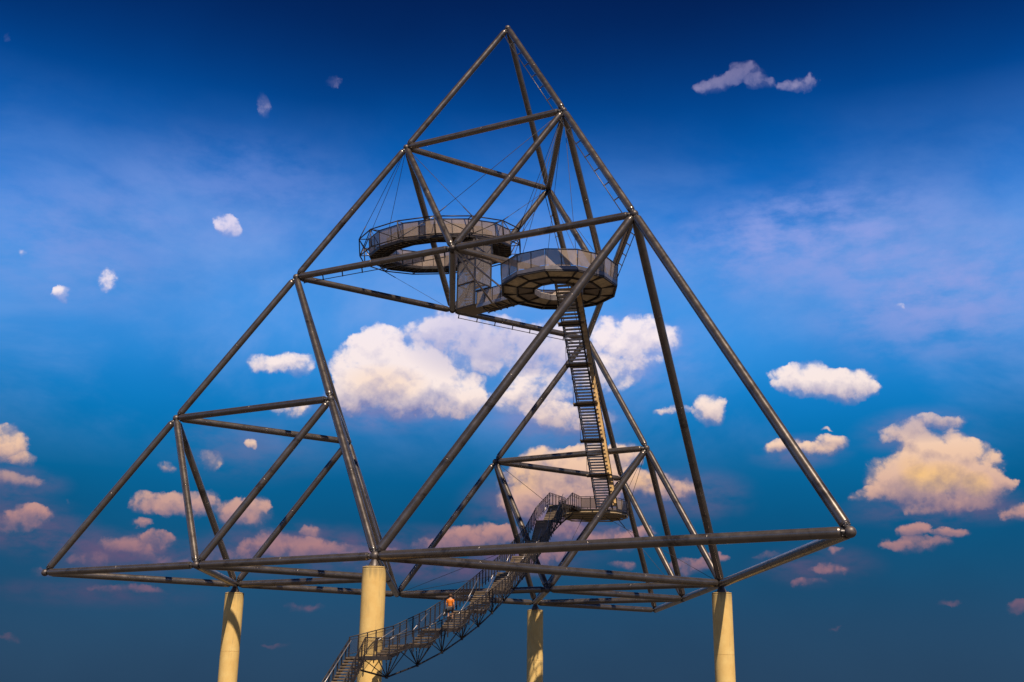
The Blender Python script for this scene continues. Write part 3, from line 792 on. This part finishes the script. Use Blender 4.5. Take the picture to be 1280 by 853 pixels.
bridge = thing('footbridge', 'short footbridge with tan mesh sides between the stair tower and the middle platform', 'footbridge', TWC)
bl0 = HW + .06; bl1 = (Vector((P2.x, P2.y, 0)) - Vector((TWC.x, TWC.y, 0))).length - R2 + .05
zb0, zb1 = -.02, P2.z - TWC.z - .03
BW = .78
def bp(s_, w_, z_): t = (s_ - bl0) / (bl1 - bl0); return bx_ * s_ + by_ * w_ + Vector((0, 0, zb0 + (zb1 - zb0) * t + z_))
m = MB(); m.quad_slab([bp(bl0, -BW, 0), bp(bl1, -BW, 0), bp(bl1, BW, 0), bp(bl0, BW, 0)], .05, (0, 0, 1)); m.build('deck', M_SOFFIT, bridge)
for w_ in (-BW, BW):
    m = MB(); m.bar(bp(bl0, w_, -.12), bp(bl1, w_, -.12), .08, .26); m.build('edge_beam', M_GALV, bridge)
    n = by_ * (1 if w_ > 0 else -1)
    for k in range(4):
        s_a = bl0 + (bl1 - bl0) * (k + .03) / 4; s_b = bl0 + (bl1 - bl0) * (k + .97) / 4
        m = MB(); m.quad_slab([bp(s_a, w_, .06), bp(s_b, w_, .06), bp(s_b, w_, 1.1), bp(s_a, w_, 1.1)], .012, n); m.build('railing_panel', M_MESH, bridge)
        m = MB(); m.bar(bp(s_a, w_, -.1), bp(s_a, w_, 1.15), .05, .05, bx_); m.build('railing_post', M_DARK, bridge)
    m = MB(); m.rod(bp(bl0, w_, 1.15), bp(bl1, w_, 1.15), .04, 8); m.build('handrail', M_DARK, bridge)
for k in range(5):
    s_a = bl0 + (bl1 - bl0) * k / 5; s_b = bl0 + (bl1 - bl0) * (k + 1) / 5
    m = MB(); sg = 1 if k % 2 else -1
    m.rod(bp(s_a, -BW * sg, -.3), bp(s_b, BW * sg, -.3), .045, 6); m.rod(bp(s_b, -BW, -.3), bp(s_b, BW, -.3), .045, 6); m.build('floor_bracing', M_DARK, bridge)
# two stout struts from the pyramid node above to the bridge and platform
NTL = h(TL, TR)
for tgt in (P2 + tow_dir * R2 + Vector((-tow_dir.y, tow_dir.x, 0)) * -1.6 + Vector((0, 0, -.2)), TWC + bp(bl0 + (bl1 - bl0) * .5, -BW, -.2)):
    m = MB(); m.rod(NTL - TWC, tgt - TWC, .075, 10); m.build('support_strut', M_GALV, bridge)

# ---------------------------------------------------------------- tilted ring walkway
P3 = Vector((23.27, 18.12, 38.6))
ringo = thing('ring_walkway', 'tilted circular walkway with tan mesh walls and outer pipe truss hanging near the top', 'walkway', P3)
nc = horiz(CAM - P3); rc = Vector((-nc.y, nc.x, 0))
if rc.dot(Vector((r0.x, r0.y, 0))) < 0: rc = -rc
TN, TRo = R_(7.0), R_(5.0)
ux = (rc * math.cos(TRo) + Vector((0, 0, math.sin(TRo)))).normalized()
uy = -(nc * math.cos(TN) - Vector((0, 0, math.sin(TN))))
uy = (uy - ux * uy.dot(ux)).normalized()
uz = ux.cross(uy)
ringo.matrix_world = frame_m(P3, ux, uy, uz)
N3 = 14
rot3 = math.pi / 14 * .6
RO, RW, RN = 7.15, 6.30, 4.70
HH = 1.34
po, pw, pi_ = poly(N3, RO, rot3), poly(N3, RW, rot3), poly(N3, RN, rot3)
for i in range(N3):
    j = (i + 1) % N3
    n = ((pw[i] + pw[j]) / 2).normalized()
    m = MB(); m.quad_slab([pw[i], pw[j], pi_[j], pi_[i]], .05, (0, 0, 1)); m.build('deck', M_SOFFIT, ringo)
    m = MB()
    for t_ in (0.0, .25, .5, .75):
        m.bar(dz(pi_[i].lerp(pi_[j], t_), -.12), dz(pw[i].lerp(pw[j], t_), -.12), .07, .13)
    for t_ in (.33, .66): m.bar(dz(pi_[i].lerp(pw[i], t_), -.11), dz(pi_[j].lerp(pw[j], t_), -.11), .06, .10)
    m.build('joist', M_DARK, ringo)
    for P, nm in ((pw, 'outer'), (pi_, 'inner')):
        m = MB(); m.bar(dz(P[i], -.12), dz(P[j], -.12), .09, .24); m.build('edge_beam', M_DARK, ringo)
        nn = n if nm == 'outer' else -n
        for s_ in range(2):
            A, Bq = P[i].lerp(P[j], s_ / 2 + .012), P[i].lerp(P[j], s_ / 2 + .488)
            m = MB(); m.quad_slab([dz(A, .03), dz(Bq, .03), dz(Bq, HH - .04), dz(A, HH - .04)], .015, nn); m.build('railing_panel', M_MESH, ringo)
        m = MB(); m.rod(dz(P[i], HH), dz(P[j], HH), .04, 8)
        for t_ in (0, .5):
            A = P[i].lerp(P[j], t_); m.bar(dz(A, 0), dz(A, HH), .05, .05, n)
        m.build('railing_frame', M_DARK, ringo)
    # outer truss bay
    m = MB()
    m.rod(dz(po[i], HH), dz(po[j], HH), .055, 8); m.rod(dz(po[i], -.15), dz(po[j], -.15), .055, 8)
    m.rod(dz(po[i], -.15), dz(po[i], HH), .05, 8)
    m.build('outer_truss_chord', M_DARK, ringo)
    m = MB()
    md = (po[i] + po[j]) / 2
    if i % 2: m.rod(dz(po[i], -.15), dz(po[j], HH), .04, 8)
    else: m.rod(dz(po[i], HH), dz(po[j], -.15), .04, 8)
    m.rod(dz(po[i], HH), dz(pw[i], HH), .04, 8); m.rod(dz(po[i], -.15), dz(pw[i], -.12), .04, 8)
    m.rod(dz(po[i], HH), dz(pw[i], -.1), .028, 6)
    m.build('truss_diagonal', M_GALV if i % 3 == 0 else M_DARK, ringo)
MR = frame_m(P3, ux, uy, uz)
def ringpt(px_sign, i, z=HH): return MR @ dz(po[i % N3], z)

# ---------------------------------------------------------------- suspension cables
def cable(parent, a, b, r=.022):
    o = Vector(parent.location)
    a = Vector(a); b = Vector(b)
    me = MB()
    Mi = parent.matrix_world.inverted() if parent is ringo else Matrix.Translation(-o)
    a2, b2 = Mi @ a, Mi @ b
    me.rod(a2, b2, r, 6)
    d = (b2 - a2)
    me.rod(b2 - d.normalized() * 1.3, b2, r * 2.0, 8)
    me.build('suspension_cable', M_CABLE, parent)
bpy.context.view_layer.update()
ringw = [MR @ dz(p, HH) for p in po]
def near_ring(ax_, ay_):      # ring vertex in the given horizontal direction
    return max(ringw, key=lambda p: (p - P3).dot(rc) * ax_ + (p - P3).dot(nc) * ay_)
def rv(deg): return near_ring(math.cos(R_(deg)), math.sin(R_(deg)))
for a, dg in ((TLq, 160), (TLq, 200), (TLq, 70), (TRq, 95), (TRq, 28), (TBq, 20), (TBq, -20), (TBq, 45), (TLq, 235)):
    cable(ringo, a, rv(dg))
cable(ringo, TL, MR @ dz(po[[k for k in range(N3) if ringw[k] == rv(185)][0]], -.15), .018)
cable(ringo, h(TL, TB), MR @ dz(po[[k for k in range(N3) if ringw[k] == rv(215)][0]], -.15), .018)
cable(ringo, NTL, rv(-10), .018)
for k in (0, 2, 4, 6, 8, 10):
    v = P2 + o2[k] + Vector((0, 0, -.1))
    cable(pf2, TRq if k < 7 else TBq, v, .020)
cable(pf2, TR, P2 + Vector((r0.x, r0.y, 0)) * 4.0 + Vector((0, 0, .6)), .03)
cable(pf2, h(TR, TB), P2 + o2[11], .02)
ax = Vector((r0.x, r0.y, 0)).normalized()
cable(pf1, h(TB, LB), P1 - ax * 3.1, .022)
cable(pf1, h(TB, RB), P1 + ax * 3.1, .022); cable(pf1, h(TB, RB), P1 + ax * 2.2 + Vector((-ax.y, ax.x, 0)) * 1.5, .02)
cable(pf1, h(LB, RB), P1 - ax * 1.0 + Vector((0, 0, -.3)), .018)
cable(pf1, RB, P1 + ax * 1.2 + Vector((0, 0, -.3)), .018); cable(pf1, h(RB, B_), P1 + ax * 2.2 + Vector((0, 0, -.3)), .018)
cable(stair, LB, Vector((29.4, 26.0, 14.4)), .018)
cable(stair, LB, Vector((31.2, 17.4, 10.6)), .018)

# ---------------------------------------------------------------- person climbing the stairs
def person():
    k = 3
    # stand on the flight that follows the third landing
    fl = [s_ for s_ in SEGS if s_[0] == 'F'][3]
    d = horiz(fl[2] - fl[1]); c = fl[1].lerp(fl[2], .25) + SO
    n = max(3, int(round((fl[2].z - fl[1].z) / .175)))
    c -= Vector((d.y, -d.x, 0)) * .28
    base = Vector((c.x, c.y, 0))
    st = (fl[2].z - fl[1].z) / n
    j1 = int(.25 * n)
    zA = fl[1].z + st * (j1 + .9) - .0; zB = zA + st
    x = Vector((d.y, -d.x, 0))
    o = thing('person', 'person in orange shirt and dark shorts climbing the lower stairs with a dark bag', 'person', (c.x, c.y, zA))
    def P(a, b, z): return x * a + d * b + Vector((0, 0, z))
    bm_v = [P(0, 0, .93), P(0, .02, 1.12), P(0, .03, 1.32), P(0, .03, 1.47), P(0, .05, 1.56), P(0, .06, 1.66), P(0, .06, 1.76),
            P(-.10, 0, .88), P(-.11, .03, .49), P(-.11, -.04, .06), P(-.11, .10, .03),
            P(.10, .02, .88), P(.11, .26, .62), P(.11, .20, .24), P(.11, .34, .21),
            P(-.19, .02, 1.42), P(-.27, -.02, 1.15), P(-.25, .12, .92), P(-.24, .18, .86),
            P(.19, .02, 1.42), P(.27, -.04, 1.15), P(.26, .06, .90), P(.25, .10, .83)]
    ed = [(0, 1), (1, 2), (2, 3), (3, 4), (4, 5), (5, 6), (0, 7), (7, 8), (8, 9), (9, 10), (0, 11), (11, 12), (12, 13), (13, 14),
          (3, 15), (15, 16), (16, 17), (17, 18), (3, 19), (19, 20), (20, 21), (21, 22)]
    rad = [.15, .135, .16, .12, .055, .095, .085, .10, .062, .042, .04, .10, .065, .045, .04, .07, .045, .034, .035, .07, .045, .034, .035]
    def skin(name, V, E, Rd, m_, sub=2):
        me = bpy.data.meshes.new(name); me.from_pydata([tuple(v) for v in V], E, []); me.update()
        ob = link(name, me, o)
        sk = ob.modifiers.new('skin', 'SKIN'); sk.use_smooth_shade = True
        for i, rr in enumerate(Rd): me.skin_vertices[0].data[i].radius = (rr, rr)
        me.skin_vertices[0].data[0].use_root = True
        ss = ob.modifiers.new('sub', 'SUBSURF'); ss.levels = sub; ss.render_levels = sub
        me.materials.append(m_)
        return ob
    def ensure(me):
        return me
    mk = lambda nm, c_: mat(nm, c_, .7, 0, .15, 8)
    SK = mk('skin', (.50, .27, .17)); SH = mk('orange_shirt', (.92, .23, .01)); PT = mk('dark_shorts', (.03, .03, .04)); HR = mk('dark_hair', (.10, .045, .02)); BG = mk('dark_bag', (.025, .025, .03))
    def build(name, V, E, Rd, m_):
        me = bpy.data.meshes.new(name); me.from_pydata([tuple(v) for v in V], E, []); me.update()
        ob = link(name, me, o)
        ob.modifiers.new('skin', 'SKIN').use_smooth_shade = True
        if not me.skin_vertices:
            # create the skin layer through bmesh
            import bmesh
            b_ = bmesh.new(); b_.from_mesh(me); b_.verts.layers.skin.verify(); b_.to_mesh(me); b_.free()
        for i, rr in enumerate(Rd): me.skin_vertices[0].data[i].radius = (rr, rr)
        me.skin_vertices[0].data[0].use_root = True
        ss = ob.modifiers.new('sub', 'SUBSURF'); ss.levels = 2; ss.render_levels = 2
        me.materials.append(m_); return ob
    build('body', bm_v, ed, rad, SK)
    build('shirt', [bm_v[0] + Vector((0, 0, .04)), bm_v[1], bm_v[2], bm_v[3] - Vector((0, 0, .02)), bm_v[15], bm_v[15].lerp(bm_v[16], .7), bm_v[19], bm_v[19].lerp(bm_v[20], .7)],
          [(0, 1), (1, 2), (2, 3), (3, 4), (4, 5), (3, 6), (6, 7)], [.175, .165, .185, .13, .09, .075, .09, .075], SH)
    build('shorts', [bm_v[0] - Vector((0, 0, .01)), bm_v[7], bm_v[7].lerp(bm_v[8], .75), bm_v[11], bm_v[11].lerp(bm_v[12], .75)],
          [(0, 1), (1, 2), (0, 3), (3, 4)], [.178, .125, .10, .125, .10], PT)
    m = MB()
    hc = bm_v[6] + Vector((0, 0, -.035)) - d * .018
    m.lathe([(.116 * math.sin(math.pi * i / 10) + .0005, -.116 * math.cos(math.pi * i / 10)) for i in range(11)], 14, Matrix.Translation(hc))
    m.build('hair', HR, o)
    build('shoe', [bm_v[9] - Vector((0, 0, .02)), bm_v[10]], [(0, 1)], [.055, .05], BG)
    build('shoe', [bm_v[13] - Vector((0, 0, .02)), bm_v[14]], [(0, 1)], [.055, .05], BG)
    m = MB(); m.box((0, 0, 0), (.16, .34, .42), frame_m(P(-.36, .02, .62), x, d))
    m.rod(P(-.36, .0, .82), P(-.27, .14, .88), .015, 6); m.rod(P(-.36, .1, .82), P(-.27, .16, .88), .015, 6)
    m.build('bag', BG, o)
person()
